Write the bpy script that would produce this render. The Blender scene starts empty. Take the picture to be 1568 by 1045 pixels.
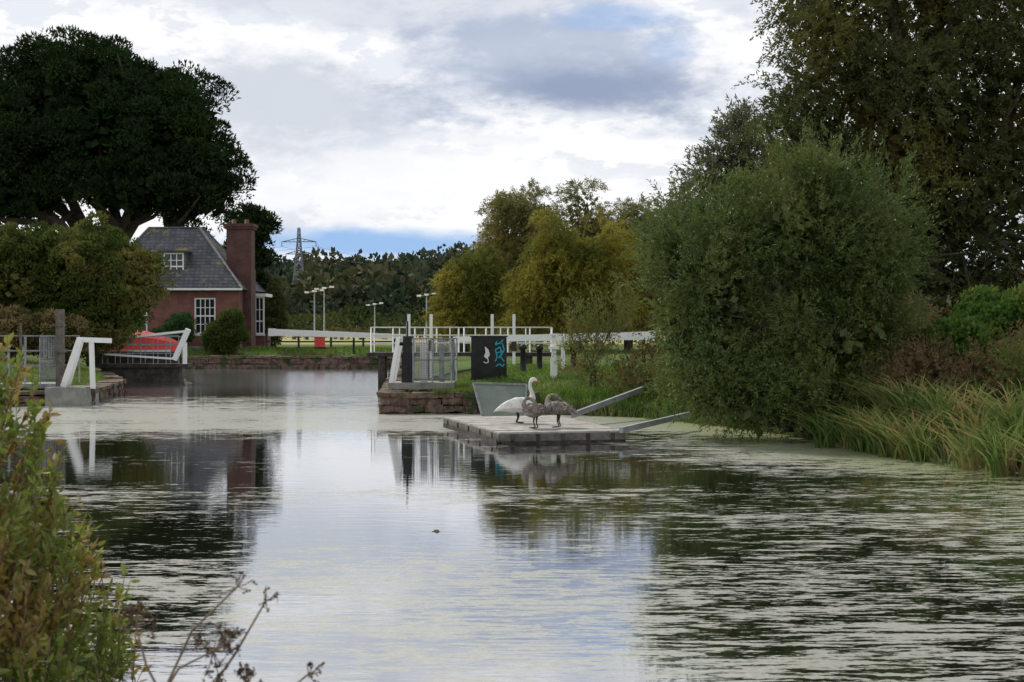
import bpy, math, numpy as np
from mathutils import Vector
rng=np.random.default_rng(11)
scene=bpy.context.scene
COL=scene.collection
# ------------------------------------------------------------ node helpers
def nmat(name):
    m=bpy.data.materials.new(name); m.use_nodes=True
    nt=m.node_tree; nt.nodes.clear()
    out=nt.nodes.new('ShaderNodeOutputMaterial')
    return m,nt,out
def N(nt,t,**kw):
    n=nt.nodes.new(t)
    for k,v in kw.items():
        if k.startswith('_'): setattr(n,k[1:],v)
        else: n.inputs[k.replace('__',' ')].default_value=v
    return n
def math_n(nt,op,a,b=None,c=None,clamp=False):
    n=nt.nodes.new('ShaderNodeMath'); n.operation=op; n.use_clamp=clamp
    for i,v in enumerate((a,b,c)):
        if v is None: continue
        if hasattr(v,'is_linked'): nt.links.new(v,n.inputs[i])
        else: n.inputs[i].default_value=v
    return n.outputs[0]
def mixc(nt,f,a,b):
    n=nt.nodes.new('ShaderNodeMix'); n.data_type='RGBA'
    for idx,v in ((0,f),(6,a),(7,b)):
        if hasattr(v,'is_linked'): nt.links.new(v,n.inputs[idx])
        elif idx==0: n.inputs[0].default_value=v
        else: n.inputs[idx].default_value=(v[0],v[1],v[2],1)
    return n.outputs[2]
def smooth(nt,v,lo,hi):
    n=nt.nodes.new('ShaderNodeMapRange'); n.interpolation_type='SMOOTHSTEP'
    nt.links.new(v,n.inputs[0]); n.inputs[1].default_value=lo; n.inputs[2].default_value=hi
    return n.outputs[0]
def noise(nt,vec,scale,detail=4,rough=.55,mapscale=None,loc=(0,0,0)):
    if mapscale is not None:
        mp=nt.nodes.new('ShaderNodeMapping'); mp.inputs['Scale'].default_value=mapscale; mp.inputs['Location'].default_value=loc
        nt.links.new(vec,mp.inputs[0]); vec=mp.outputs[0]
    n=nt.nodes.new('ShaderNodeTexNoise'); n.inputs['Scale'].default_value=scale
    n.inputs['Detail'].default_value=detail; n.inputs['Roughness'].default_value=rough
    nt.links.new(vec,n.inputs['Vector']); return n.outputs['Fac']
def pos(nt): return nt.nodes.new('ShaderNodeNewGeometry').outputs['Position']
def leafmat(name,dark,light,tr=.35,third=None,nscale=.6,gloss=.0):
    m,nt,out=nmat(name)
    at=nt.nodes.new('ShaderNodeAttribute'); at.attribute_name='rnd'
    c=mixc(nt,at.outputs['Fac'],dark,light)
    if third:
        nz=smooth(nt,noise(nt,pos(nt),nscale,1),.48,.66)
        c=mixc(nt,nz,c,third)
    d=N(nt,'ShaderNodeBsdfDiffuse'); nt.links.new(c,d.inputs[0]); o=d.outputs[0]
    if tr>0:
        t=N(nt,'ShaderNodeBsdfTranslucent'); nt.links.new(c,t.inputs[0])
        mx=N(nt,'ShaderNodeMixShader'); mx.inputs[0].default_value=tr
        nt.links.new(d.outputs[0],mx.inputs[1]); nt.links.new(t.outputs[0],mx.inputs[2])
        o=mx.outputs[0]
    if gloss>0:
        g=N(nt,'ShaderNodeBsdfGlossy',Roughness=.45); g.inputs[0].default_value=(.8,.85,.8,1)
        m2=N(nt,'ShaderNodeMixShader'); m2.inputs[0].default_value=gloss
        nt.links.new(o,m2.inputs[1]); nt.links.new(g.outputs[0],m2.inputs[2]); o=m2.outputs[0]
    nt.links.new(o,out.inputs[0]); return m
def surf(name,c1,c2,scale=3,rough=.8,bump=.2,metal=0,spec=.3,lo=.35,hi=.65,c3=None,s3=.8,lo3=.55,hi3=.7,bscale=None):
    m,nt,out=nmat(name); p=N(nt,'ShaderNodeBsdfPrincipled',Roughness=rough,Metallic=metal)
    p.inputs['Specular IOR Level'].default_value=spec
    ps=pos(nt); n1=noise(nt,ps,scale,5,.6)
    c=mixc(nt,smooth(nt,n1,lo,hi),c1,c2)
    if c3: c=mixc(nt,smooth(nt,noise(nt,ps,s3,5,.65),lo3,hi3),c,c3)
    nt.links.new(c,p.inputs['Base Color'])
    b=N(nt,'ShaderNodeBump',Strength=bump,Distance=.05)
    nt.links.new(noise(nt,ps,bscale or scale*4,4,.6),b.inputs['Height']); nt.links.new(b.outputs[0],p.inputs['Normal'])
    nt.links.new(p.outputs[0],out.inputs[0]); return m
def brickmat(name,c1,c2,mortar,bw,rh,c3=None,msize=.012):
    m,nt,out=nmat(name); p=N(nt,'ShaderNodeBsdfPrincipled',Roughness=.85)
    ps=pos(nt); sp=N(nt,'ShaderNodeSeparateXYZ'); nt.links.new(ps,sp.inputs[0])
    u=math_n(nt,'ADD',sp.outputs[0],sp.outputs[1]); cb=N(nt,'ShaderNodeCombineXYZ')
    nt.links.new(u,cb.inputs[0]); nt.links.new(sp.outputs[2],cb.inputs[1])
    b=N(nt,'ShaderNodeTexBrick'); nt.links.new(cb.outputs[0],b.inputs['Vector'])
    b.inputs['Color1'].default_value=(*c1,1); b.inputs['Color2'].default_value=(*c2,1); b.inputs['Mortar'].default_value=(*mortar,1)
    b.inputs['Scale'].default_value=1; b.inputs['Brick Width'].default_value=bw; b.inputs['Row Height'].default_value=rh; b.inputs['Mortar Size'].default_value=msize
    c=b.outputs[0]
    nz=smooth(nt,noise(nt,ps,1.3,6,.65),.35,.7)
    dk=N(nt,'ShaderNodeMix',_data_type='RGBA',_blend_type='MULTIPLY'); dk.inputs[7].default_value=(.55,.55,.58,1)
    nt.links.new(nz,dk.inputs[0]); nt.links.new(c,dk.inputs[6]); c=dk.outputs[2]
    if c3: c=mixc(nt,smooth(nt,noise(nt,ps,.9,6,.7,loc=(4,3,1),mapscale=(1,1,1)),.56,.66),c,c3)
    nt.links.new(c,p.inputs['Base Color']); nt.links.new(p.outputs[0],out.inputs[0]); return m
# ------------------------------------------------------------ mesh helpers
def nrm(a): return a/np.maximum(np.linalg.norm(a,axis=-1,keepdims=True),1e-9)
class MB:
    def __init__(s): s.V=[];s.n=0;s.F=[]
    def add(s,V,F,mat=0,r=None,smooth=False):
        V=np.asarray(V,float).reshape(-1,3); F=np.asarray(F,int)
        s.V.append(V)
        if r is None: r=np.full(len(F),.5)
        s.F.append((F+s.n,mat,np.asarray(r,float),smooth)); s.n+=len(V)
    def box(s,x0,x1,y0,y1,z0,z1,mat=0,jit=0):
        V=np.array([[x,y,z] for z in(z0,z1) for y in(y0,y1) for x in(x0,x1)],float)
        if jit: V+=rng.uniform(-jit,jit,V.shape)
        s.add(V,[[0,2,3,1],[4,5,7,6],[0,1,5,4],[1,3,7,5],[3,2,6,7],[2,0,4,6]],mat)
    def beam(s,p,q,w,h,mat=0,w2=None,h2=None):
        p=np.array(p,float);q=np.array(q,float);t=nrm(q-p)
        up=np.array([0,0,1.]) if abs(t[2])<.95 else np.array([0,1.,0])
        a=nrm(np.cross(t,up)); b=np.cross(a,t); w2=w2 or w; h2=h2 or h
        V=[c+a*sx*ww/2+b*sz*hh/2 for c,ww,hh in((p,w,h),(q,w2,h2)) for sx,sz in((-1,-1),(1,-1),(1,1),(-1,1))]
        s.add(V,[[0,3,2,1],[4,5,6,7],[0,1,5,4],[1,2,6,5],[2,3,7,6],[3,0,4,7]],mat)
    def tube(s,pts,rad,sides=6,mat=0,cap=True,rz=None,side=None,r=None):
        pts=np.array(pts,float); n=len(pts); rad=np.broadcast_to(np.array(rad,float),(n,)); rz=rad if rz is None else np.array(rz,float)
        t=nrm(np.gradient(pts,axis=0)); V=[]
        ref=np.array(side,float) if side is not None else (np.array([1.,0,0]) if abs(t[0][0])<.9 else np.array([0,1.,0]))
        for i in range(n):
            a=nrm(ref-t[i]*np.dot(ref,t[i])); b=np.cross(a,t[i])
            if side is None: ref=a
            for k in range(sides):
                th=2*math.pi*k/sides; V.append(pts[i]+a*math.cos(th)*rad[i]+b*math.sin(th)*rz[i])
        F=[[i*sides+k,i*sides+(k+1)%sides,(i+1)*sides+(k+1)%sides,(i+1)*sides+k] for i in range(n-1) for k in range(sides)]
        s.add(V,F,mat,smooth=True)
        if cap:
            base=s.n-len(V)
            for st in(0,(n-1)*sides):
                s.F.append((np.array([[base+st+k for k in range(sides)]]),mat,np.array([.5]),False))
    def build(s,name,mats,parent=None):
        V=np.concatenate(s.V); me=bpy.data.meshes.new(name)
        tot=np.concatenate([np.full(len(F),F.shape[1]) for F,_,_,_ in s.F]); loops=np.concatenate([F.ravel() for F,_,_,_ in s.F])
        mi=np.concatenate([np.full(len(F),m) for F,m,_,_ in s.F]); rr=np.concatenate([r for _,_,r,_ in s.F])
        sm=np.concatenate([np.full(len(F),q) for F,_,_,q in s.F])
        me.vertices.add(len(V)); me.vertices.foreach_set('co',V.ravel())
        me.loops.add(len(loops)); me.loops.foreach_set('vertex_index',loops.astype(np.int32))
        me.polygons.add(len(tot)); st=np.concatenate([[0],np.cumsum(tot)[:-1]])
        me.polygons.foreach_set('loop_start',st.astype(np.int32)); me.polygons.foreach_set('loop_total',tot.astype(np.int32))
        me.polygons.foreach_set('material_index',mi.astype(np.int32)); me.polygons.foreach_set('use_smooth',sm.astype(bool))
        for m in mats: me.materials.append(m)
        at=me.attributes.new('rnd','FLOAT','FACE'); at.data.foreach_set('value',np.clip(rr,0,1).astype(np.float32))
        me.update(calc_edges=True)
        o=bpy.data.objects.new(name,me); COL.objects.link(o)
        if parent: o.parent=parent
        return o
def empty(name):
    e=bpy.data.objects.new(name,None); COL.objects.link(e); return e
_k=np.random.default_rng(5).normal(size=(9,3)); _ph=np.random.default_rng(6).uniform(0,6.28,9)
def sn(p,f): return np.sin(p@(_k.T*f)+_ph).sum(-1)/4.2
def runit(n): return nrm(rng.normal(size=(n,3)))
def leaves(mb,P,D,L,W,mat,r):
    n=len(P); w=nrm(np.cross(D,runit(n))); L=np.broadcast_to(L,(n,))[:,None]; W=np.broadcast_to(W,(n,))[:,None]
    V=np.stack([P,P+D*L*.45+w*W*.5,P+D*L,P+D*L*.45-w*W*.5],1)
    mb.add(V.reshape(-1,3),np.arange(4*n).reshape(n,4),mat,r)
def lumpy(blobs,k,f=.38,shrink=.88,dist=.9):
    out_=[]
    for b in blobs:
        b=np.array(b,float); out_.append([*b[:3],*(b[3:]*shrink)])
        for u in runit(k):
            if u[2]<-.5: u[2]*=-1
            s_=f*rng.uniform(.55,1.3); out_.append([*(b[:3]+u*b[3:]*dist),*(b[3:]*s_)])
    return out_
def pick(blobs,n):
    B=np.array(blobs,float); v=(B[:,3]*B[:,4]*B[:,5])**(2/3); i=rng.choice(len(B),n,p=v/v.sum()); return B[i,:3],B[i,3:6],i
def sprigs(mb,blobs,n,per,L,ll,lw,up=.4,out=1.,droop=0,shell=.55,zmin=-9,gap=-9,gf=1.,mat=0,rough=.18,spread=.7,side=.05):
    C,Rd,bi=pick(blobs,n); u=runit(n); tint=rng.uniform(0,.35,len(blobs))[bi]
    rr=rng.uniform(shell**3,1,n)**(1/3)*(1+rough*sn(u*2+C*.7,1.6))
    p=C+u*Rd*rr[:,None]; keep=(p[:,2]>zmin)&(sn(p,gf)>gap); p=p[keep];u=u[keep];tint=tint[keep]; n=len(p)
    d=nrm(u*out+np.array([0,0,up])+rng.normal(size=(n,3))*.35)
    Ls=L*rng.uniform(.5,1.3,n)
    t=rng.uniform(0,1,(n,per))
    P=p[:,None]+d[:,None]*(Ls[:,None]*t)[...,None]-np.array([0,0,1.])*(droop*Ls[:,None]*t**2)[...,None]
    P=P+rng.normal(size=P.shape)*L*side
    tan=d[:,None]-np.array([0,0,2.])*(droop*t)[...,None]
    D=nrm(nrm(tan)+rng.normal(size=P.shape)*spread)
    r=np.clip((tint+rng.uniform(0,.3,n))[:,None]+rng.uniform(0,.4,(n,per)),0,1)
    m=P.reshape(-1,3); k=m[:,2]>zmin
    leaves(mb,m[k],D.reshape(-1,3)[k],ll*rng.uniform(.6,1.3,k.sum()),lw,mat,r.reshape(-1)[k])
def core(mb,blobs,n,size,mat,sc=.75,zmin=-9):
    C,Rd,_=pick(blobs,n); p=C+runit(n)*Rd*sc*(rng.uniform(0,1,n)**.4)[:,None]; k=p[:,2]>zmin;p=p[k]
    leaves(mb,p,runit(len(p)),size*rng.uniform(.6,1.3,len(p)),size*.8,mat,rng.uniform(0,.3,len(p)))
def puffs(mb,blobs,nsub,sr,per,ll,lw,mat,upb=.25,shell=.7,zmin=-9,flat=.7,gap=-9,gf=.3):
    C,Rd,_=pick(blobs,nsub); u=runit(nsub); rr=rng.uniform(shell**3,1,nsub)**(1/3)
    p=C+u*Rd*rr[:,None]; k=(p[:,2]>zmin)&(sn(p,gf)>gap); p=p[k]; n=len(p); s=sr*rng.uniform(.55,1.35,n)
    v=nrm(runit(n*per).reshape(n,per,3)+np.array([0,0,upb])); q=rng.uniform(.65,1.05,(n,per))
    P=p[:,None]+v*(s[:,None]*q)[...,None]*np.array([1,1,flat])
    D=nrm(v+np.array([0,0,.5])+rng.normal(size=v.shape)*.6)
    r=np.clip(rng.uniform(0,.6,n)[:,None]+rng.uniform(0,.4,(n,per)),0,1)
    leaves(mb,P.reshape(-1,3),D.reshape(-1,3),ll*rng.uniform(.6,1.3,n*per),lw,mat,r.reshape(-1))
def limbs(mb,base,blobs,r0,mat,sub=4,trunks=1,spread=.3):
    base=np.array(base,float); B=np.array(blobs,float); cen=B[:,:3].mean(0)
    for k in range(trunks):
        b=base+np.array([rng.uniform(-spread,spread),rng.uniform(-spread,spread),0])*(trunks>1)
        fork=b+(cen-b)*.35+np.array([0,0,.1])
        mid=(b+fork)/2+rng.normal(size=3)*r0*.4
        mb.tube([b-[0,0,.4],b,mid,fork],[r0*1.5,r0*1.2,r0,r0*.85],8,mat)
        for bl in B[k::trunks] if trunks>1 else B:
            c=bl[:3]; m=(fork+c)/2+rng.normal(size=3)*bl[3]*.12
            mb.tube([fork,m,c],[r0*.75,r0*.5,r0*.28],6,mat)
            for j in range(sub):
                e=c+runit(1)[0]*bl[3:6]*.9; e[2]=max(e[2],c[2]-bl[5]*.3)
                mb.tube([m,(m+e)/2+rng.normal(size=3)*.15*bl[3],e],[r0*.35,r0*.2,r0*.06],5,mat)
# ------------------------------------------------------------ materials
bark=surf('bark',(.05,.04,.03),(.10,.085,.065),4,.95,.5)
m_white=surf('white_paint',(.80,.80,.78),(.66,.66,.62),2.5,.55,.08,lo=.5,hi=.8,c3=(.42,.42,.36),s3=3,lo3=.62,hi3=.75)
m_black=surf('black_paint',(.010,.010,.011),(.025,.025,.025),3,.5,.1)
m_grey=surf('galvanised_metal',(.20,.21,.22),(.32,.33,.34),5,.5,.05,metal=.3)
m_dark=surf('dark_timber',(.03,.026,.022),(.07,.06,.05),4,.85,.4)
m_oldwood=surf('weathered_timber',(.09,.08,.07),(.16,.145,.125),5,.85,.3)
m_conc=surf('concrete',(.20,.195,.175),(.30,.29,.26),3,.9,.3,c3=(.09,.10,.05))
m_stone=surf('quay_stone',(.085,.055,.042),(.20,.135,.105),5,.9,.8,c3=(.045,.06,.02),s3=1.6,lo3=.48,hi3=.60)
m_plank=surf('plank',(.30,.28,.25),(.43,.41,.37),4,.8,.3,c3=(.18,.17,.13),s3=2.5)
m_glass,ntg,og=nmat('window_glass'); g=N(ntg,'ShaderNodeBsdfPrincipled',Roughness=.08); g.inputs['Base Color'].default_value=(.02,.025,.03,1); ntg.links.new(g.outputs[0],og.inputs[0])
m_red=surf('red_tarpaulin',(.80,.10,.08),(.65,.07,.06),2,.6,.3)
# ------------------------------------------------------------ canal outline / ground
poly=np.array([(14,5.6),(10.8,14),(8.6,21),(7.2,26),(6.2,30),(4.9,33.5),(3.2,37.2),(-.8,39.0),(-3.55,38.8),(-4.3,50),(-5.2,62),(-6.6,80),(-19.5,80.2),(-17.6,62),(-14.2,52),(-12.8,43.6),(-15.3,42.2),(-14,36),(-7.6,20),(-3.8,9),(-3.2,5.6)],float)
def sdist(X,Y):
    P=np.stack([X,Y],-1); d=np.full(X.shape,1e9); ins=np.zeros(X.shape,bool); n=len(poly)
    for i in range(n):
        a=poly[i];b=poly[(i+1)%n]; e=b-a; w=P-a; t=np.clip((w@e)/(e@e),0,1); d=np.minimum(d,np.linalg.norm(w-t[...,None]*e,axis=-1))
        c=((a[1]>Y)!=(b[1]>Y))&(X<(b[0]-a[0])*(Y-a[1])/(b[1]-a[1]+1e-12)+a[0]); ins^=c
    return np.where(ins,-d,d)
def ss(v,a,b):
    t=np.clip((v-a)/(b-a),0,1); return t*t*(3-2*t)
def hgt(X,Y):
    X=np.asarray(X,float);Y=np.asarray(Y,float); s=sdist(X,Y)
    z=-.8+1.25*ss(s,-.15,.75)+.5*ss(s,.6,4.5)
    z=z+1.1*ss(s,.8,6)*ss(X,3.5,7)*(1-ss(Y,42,55))
    z=z-.3*(1-ss(Y,6,9))*ss(s,0,1)
    z=z+np.where(s>1,.05*np.sin(X*.9+Y*.4)+.04*np.sin(X*2.1-Y*1.3),0)*(1-ss(Y,90,120))
    hill=20*ss(Y,270,680)*(1+.06*np.sin(X*.06+1.)+.34*ss(X,-75,5)-.25*ss(-X,110,160))
    return z+hill
def axis(lo,hi,step,far):
    c=np.arange(lo,hi+step/2,step); g=[];s=step;v=hi
    while v<far: s*=1.18; v+=s; g.append(v)
    g2=[];s=step;v=lo
    while v>-far: s*=1.18; v-=s; g2.append(v)
    return np.array(g2[::-1]+list(c)+g)
xs=axis(-32,32,.45,2600); ys=axis(-6,98,.45,3000); ys=ys[ys>-300]
X,Y=np.meshgrid(xs,ys); Z=hgt(X,Y); ny,nx=X.shape
idx=np.arange(nx*ny).reshape(ny,nx); F=np.stack([idx[:-1,:-1],idx[:-1,1:],idx[1:,1:],idx[1:,:-1]],-1).reshape(-1,4)
mg,nt,out=nmat('grass_ground'); ps=pos(nt); sp=N(nt,'ShaderNodeSeparateXYZ'); nt.links.new(ps,sp.inputs[0])
c=mixc(nt,smooth(nt,noise(nt,ps,1.1,6,.65),.35,.65),(.045,.08,.02),(.11,.165,.04))
c=mixc(nt,smooth(nt,noise(nt,ps,.25,5,.6),.5,.65),c,(.13,.12,.055))
dry=mixc(nt,noise(nt,ps,.08,4),(.42,.36,.16),(.28,.29,.12))
c=mixc(nt,smooth(nt,sp.outputs[1],105,125),c,dry)
c=mixc(nt,smooth(nt,sp.outputs[1],240,290),c,(.035,.05,.02))
c=mixc(nt,smooth(nt,sp.outputs[2],.42,.12),c,(.05,.04,.028))
p=N(nt,'ShaderNodeBsdfPrincipled',Roughness=.95); p.inputs['Specular IOR Level'].default_value=.1
nt.links.new(c,p.inputs['Base Color']); b=N(nt,'ShaderNodeBump',Strength=.6,Distance=.08); nt.links.new(noise(nt,ps,9,4,.7),b.inputs['Height']); nt.links.new(b.outputs[0],p.inputs['Normal']); nt.links.new(p.outputs[0],out.inputs[0])
mb=MB(); mb.add(np.stack([X,Y,Z],-1).reshape(-1,3),F,0,smooth=True); mb.build('ground',[mg])
# ------------------------------------------------------------ water
mw,nt,out=nmat('canal_water'); ps=pos(nt); sp=N(nt,'ShaderNodeSeparateXYZ'); nt.links.new(ps,sp.inputs[0])
n1=noise(nt,ps,1.,6,.68,mapscale=(.8,2.8,1)); n2=noise(nt,ps,1.,2,.5,mapscale=(.10,.22,1),loc=(3.3,1.7,0))
n3=noise(nt,ps,1.,4,.62,mapscale=(2.8,12,1),loc=(9,4,0)); n4=noise(nt,ps,1.,2,.6,mapscale=(16,34,1),loc=(1,8,0))
xr=math_n(nt,'ADD',sp.outputs[0],math_n(nt,'MULTIPLY',sp.outputs[1],.25))
rightb=smooth(nt,xr,10.2,13.4)
v=math_n(nt,'ADD',math_n(nt,'MULTIPLY',n1,.48),math_n(nt,'MULTIPLY',n3,.52))
v=math_n(nt,'ADD',v,math_n(nt,'MULTIPLY',math_n(nt,'SUBTRACT',n4,.5),.16))
v=math_n(nt,'ADD',v,math_n(nt,'MULTIPLY',math_n(nt,'SUBTRACT',n2,.5),.34))
band=math_n(nt,'MULTIPLY',smooth(nt,sp.outputs[1],31,34),smooth(nt,sp.outputs[1],45,40))
v=math_n(nt,'ADD',v,math_n(nt,'MULTIPLY',band,.095))
clear=math_n(nt,'MULTIPLY',smooth(nt,sp.outputs[1],20,23),smooth(nt,sp.outputs[1],31,28))
clear=math_n(nt,'MULTIPLY',clear,smooth(nt,sp.outputs[0],4.5,1))
v=math_n(nt,'SUBTRACT',v,math_n(nt,'MULTIPLY',clear,.11))
v=math_n(nt,'SUBTRACT',v,math_n(nt,'MULTIPLY',smooth(nt,sp.outputs[1],46,54),.2))
v=math_n(nt,'ADD',v,math_n(nt,'MULTIPLY',rightb,.075))
v=math_n(nt,'SUBTRACT',v,math_n(nt,'MULTIPLY',smooth(nt,sp.outputs[1],30,18),.028))
mask=smooth(nt,v,.495,.540)
mask=math_n(nt,'MULTIPLY',mask,.88)
fine=noise(nt,ps,14,3,.7)
sc=mixc(nt,fine,(.24,.24,.205),(.52,.52,.46)); sc=mixc(nt,math_n(nt,'MULTIPLY',rightb,.8),sc,mixc(nt,fine,(.15,.175,.07),(.32,.35,.17)))
sdf=N(nt,'ShaderNodeBsdfDiffuse'); nt.links.new(sc,sdf.inputs[0]); sgl=N(nt,'ShaderNodeBsdfGlossy',Roughness=.2); sgl.inputs[0].default_value=(.9,.9,.88,1)
dif=N(nt,'ShaderNodeMixShader'); dif.inputs[0].default_value=.2; nt.links.new(sdf.outputs[0],dif.inputs[1]); nt.links.new(sgl.outputs[0],dif.inputs[2])
rip=noise(nt,ps,1.,3,.55,mapscale=(1.6,5.5,1))
farf=smooth(nt,sp.outputs[1],38,60)
bp=N(nt,'ShaderNodeBump',Strength=.16); nt.links.new(rip,bp.inputs['Height']); nt.links.new(math_n(nt,'ADD',math_n(nt,'MULTIPLY',farf,.09),.011),bp.inputs['Distance'])
gl=N(nt,'ShaderNodeBsdfGlossy'); gl.inputs[0].default_value=(.96,.97,.99,1); nt.links.new(bp.outputs[0],gl.inputs['Normal']); nt.links.new(math_n(nt,'ADD',math_n(nt,'MULTIPLY',farf,.10),.03),gl.inputs['Roughness'])
dp=N(nt,'ShaderNodeBsdfDiffuse'); dp.inputs[0].default_value=(.012,.014,.009,1)
fr=N(nt,'ShaderNodeFresnel',IOR=1.5)
fac=math_n(nt,'ADD',math_n(nt,'MULTIPLY',fr.outputs[0],.45),.53,clamp=True)
w=N(nt,'ShaderNodeMixShader'); nt.links.new(fac,w.inputs[0]); nt.links.new(dp.outputs[0],w.inputs[1]); nt.links.new(gl.outputs[0],w.inputs[2])
w2=N(nt,'ShaderNodeMixShader'); nt.links.new(mask,w2.inputs[0]); nt.links.new(w.outputs[0],w2.inputs[1]); nt.links.new(dif.outputs[0],w2.inputs[2]); nt.links.new(w2.outputs[0],out.inputs[0])
mb=MB(); mb.add([(-31,5.2,0),(31,5.2,0),(31,84,0),(-31,84,0)],[[0,1,2,3]]); mb.build('canal_water',[mw])
# ------------------------------------------------------------ quay walls
def quay(name,pts,top,rows=3,bl=.8,depth=.75,jit=.03):
    mb=MB()
    for a,b in zip(pts[:-1],pts[1:]):
        a=np.array(a,float);b=np.array(b,float); L=np.linalg.norm(b-a); t=(b-a)/L; nn=np.array([-t[1],t[0]])
        z=top; hs=[.15]+[ (top+.35-.15)/rows ]*rows
        for k,h in enumerate(hs):
            q=-rng.uniform(0,bl*.5)
            while q<L:
                l=bl*rng.uniform(.45,1.5)*(1.3 if k==0 else 1); q0=max(q,0); q1=min(q+l,L)-.015
                if q1>q0+.05:
                    off=(-.05 if k==0 else 0)+rng.uniform(-.035,.05); zt=z-rng.uniform(0,.03); zb=z-h+.006
                    c=[a+t*q0+nn*off,a+t*q1+nn*off,a+t*q1+nn*(depth+off),a+t*q0+nn*(depth+off)]
                    V=[(*p,zb) for p in c]+[(*p,zt) for p in c]; V=np.array(V)+rng.uniform(-jit,jit,(8,3))
                    mb.add(V,[[0,3,2,1],[4,5,6,7],[0,1,5,4],[1,2,6,5],[2,3,7,6],[3,0,4,7]])
                q+=l
            z-=h
    return mb.build(name,[m_stone])
quay('stone_quay_wall',[(-6.6,80),(-5.2,62),(-4.3,50),(-3.6,38.8),(-.75,38.95),(.6,38.6)],.60,rows=4,bl=.45)
quay('stone_quay_wall',[(-19.5,80.2),(-6.6,80)],.74,bl=.8)
quay('stone_quay_wall',[(-15.6,42.1),(-12.8,43.5),(-14.2,52),(-17.6,62),(-19.5,80.2)],.48,bl=.6)
# ------------------------------------------------------------ world / sky
W=bpy.data.worlds.new("World"); scene.world=W; W.use_nodes=True; nt=W.node_tree; nt.nodes.clear()
out=nt.nodes.new('ShaderNodeOutputWorld'); bg=nt.nodes.new('ShaderNodeBackground'); nt.links.new(bg.outputs[0],out.inputs[0]); bg.inputs[1].default_value=.11
SUN_EL,SUN_AZ=46,-38
sky=nt.nodes.new('ShaderNodeTexSky'); sky.sky_type='NISHITA'; sky.sun_disc=False; sky.sun_elevation=math.radians(SUN_EL); sky.sun_rotation=math.radians(SUN_AZ)
tc=nt.nodes.new('ShaderNodeTexCoord'); D=tc.outputs['Generated']; sp=N(nt,'ShaderNodeSeparateXYZ'); nt.links.new(D,sp.inputs[0])
nA=noise(nt,D,1,6,.62,mapscale=(7,7,17),loc=(1.3,0,.4)); nB=noise(nt,D,1,5,.62,mapscale=(17,17,40),loc=(0,2,0))
zc=sp.outputs[2]; az=math_n(nt,'ARCTAN2',sp.outputs[0],sp.outputs[1])
wob_=math_n(nt,'ADD',math_n(nt,'MULTIPLY',math_n(nt,'SUBTRACT',nB,.5),3.2),math_n(nt,'MULTIPLY',math_n(nt,'SUBTRACT',nA,.5),5.0))
def blob(a,e,ra,re,wob=.5,lo=1.25,hi=.35):
    x=math_n(nt,'DIVIDE',math_n(nt,'SUBTRACT',az,a),ra); y=math_n(nt,'DIVIDE',math_n(nt,'SUBTRACT',zc,e),re)
    d=math_n(nt,'SQRT',math_n(nt,'ADD',math_n(nt,'MULTIPLY',x,x),math_n(nt,'MULTIPLY',y,y)))
    d=math_n(nt,'ADD',d,math_n(nt,'MULTIPLY',wob_,wob))
    return smooth(nt,d,lo,hi)
white=mixc(nt,smooth(nt,nA,.36,.52),(7.1,7.35,7.9),(9.4,9.4,9.4))
white=mixc(nt,math_n(nt,'MULTIPLY',smooth(nt,nB,.51,.58),.6),white,(6.6,6.95,7.7))
cl=white
g2=blob(-.16,.150,.085,.038,.5,1.2,.5); cl=mixc(nt,math_n(nt,'MULTIPLY',g2,.75),cl,(5.2,5.6,6.4))
g3=blob(-.10,.218,.22,.02,.5,1.2,.5); cl=mixc(nt,math_n(nt,'MULTIPLY',g3,.6),cl,(5.4,5.8,6.7))
g1=blob(.035,.178,.125,.042,.42,1.15,.5); cl=mixc(nt,math_n(nt,'MULTIPLY',g1,.85),cl,(4.1,4.7,6.0))
g5=blob(.045,.165,.08,.026,.35,1.2,.3); cl=mixc(nt,math_n(nt,'MULTIPLY',g5,.85),cl,(2.6,3.15,4.5))
g4=blob(-.03,.10,.14,.026,.5,1.3,.6); cl=mixc(nt,math_n(nt,'MULTIPLY',g4,.7),cl,(9.6,9.6,9.6))
hi=smooth(nt,zc,.26,.6); upn=noise(nt,D,1,3,.55,mapscale=(2.5,2.5,4),loc=(5,1,0)); cl=mixc(nt,math_n(nt,'MULTIPLY',hi,smooth(nt,upn,.42,.6)),cl,(4.6,5.0,5.8))
bl=blob(-.095,.057,.13,.012,.3); bl2=blob(.075,.212,.05,.010,.4); bl3=blob(.11,.19,.025,.012,.4)
sk=N(nt,'ShaderNodeMix',_data_type='RGBA',_blend_type='MULTIPLY'); sk.inputs[0].default_value=1; nt.links.new(sky.outputs[0],sk.inputs[6]); sk.inputs[7].default_value=(.55,.75,1.15,1)
cl=mixc(nt,math_n(nt,'MULTIPLY',bl,.92),cl,(2.6,4.6,7.8)); cl=mixc(nt,math_n(nt,'MULTIPLY',bl2,.6),cl,(3.3,4.8,7.6)); cl=mixc(nt,math_n(nt,'MULTIPLY',bl3,.5),cl,(3.6,5.0,7.6))
gap=math_n(nt,'MULTIPLY',smooth(nt,upn,.40,.33),hi)
cl=mixc(nt,gap,cl,sk.outputs[2]); cl=mixc(nt,.03,cl,sk.outputs[2])
nt.links.new(cl,bg.inputs[0])
sl=bpy.data.lights.new('sun','SUN'); sl.energy=3.2; sl.angle=math.radians(4); sl.color=(1,.95,.86); so=bpy.data.objects.new('sun',sl); COL.objects.link(so)
e,a=math.radians(SUN_EL),math.radians(SUN_AZ); sd=Vector((math.sin(a)*math.cos(e),math.cos(a)*math.cos(e),math.sin(e))); so.rotation_euler=(-sd).to_track_quat('-Z','Y').to_euler(); so.location=(0,0,40)
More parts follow.
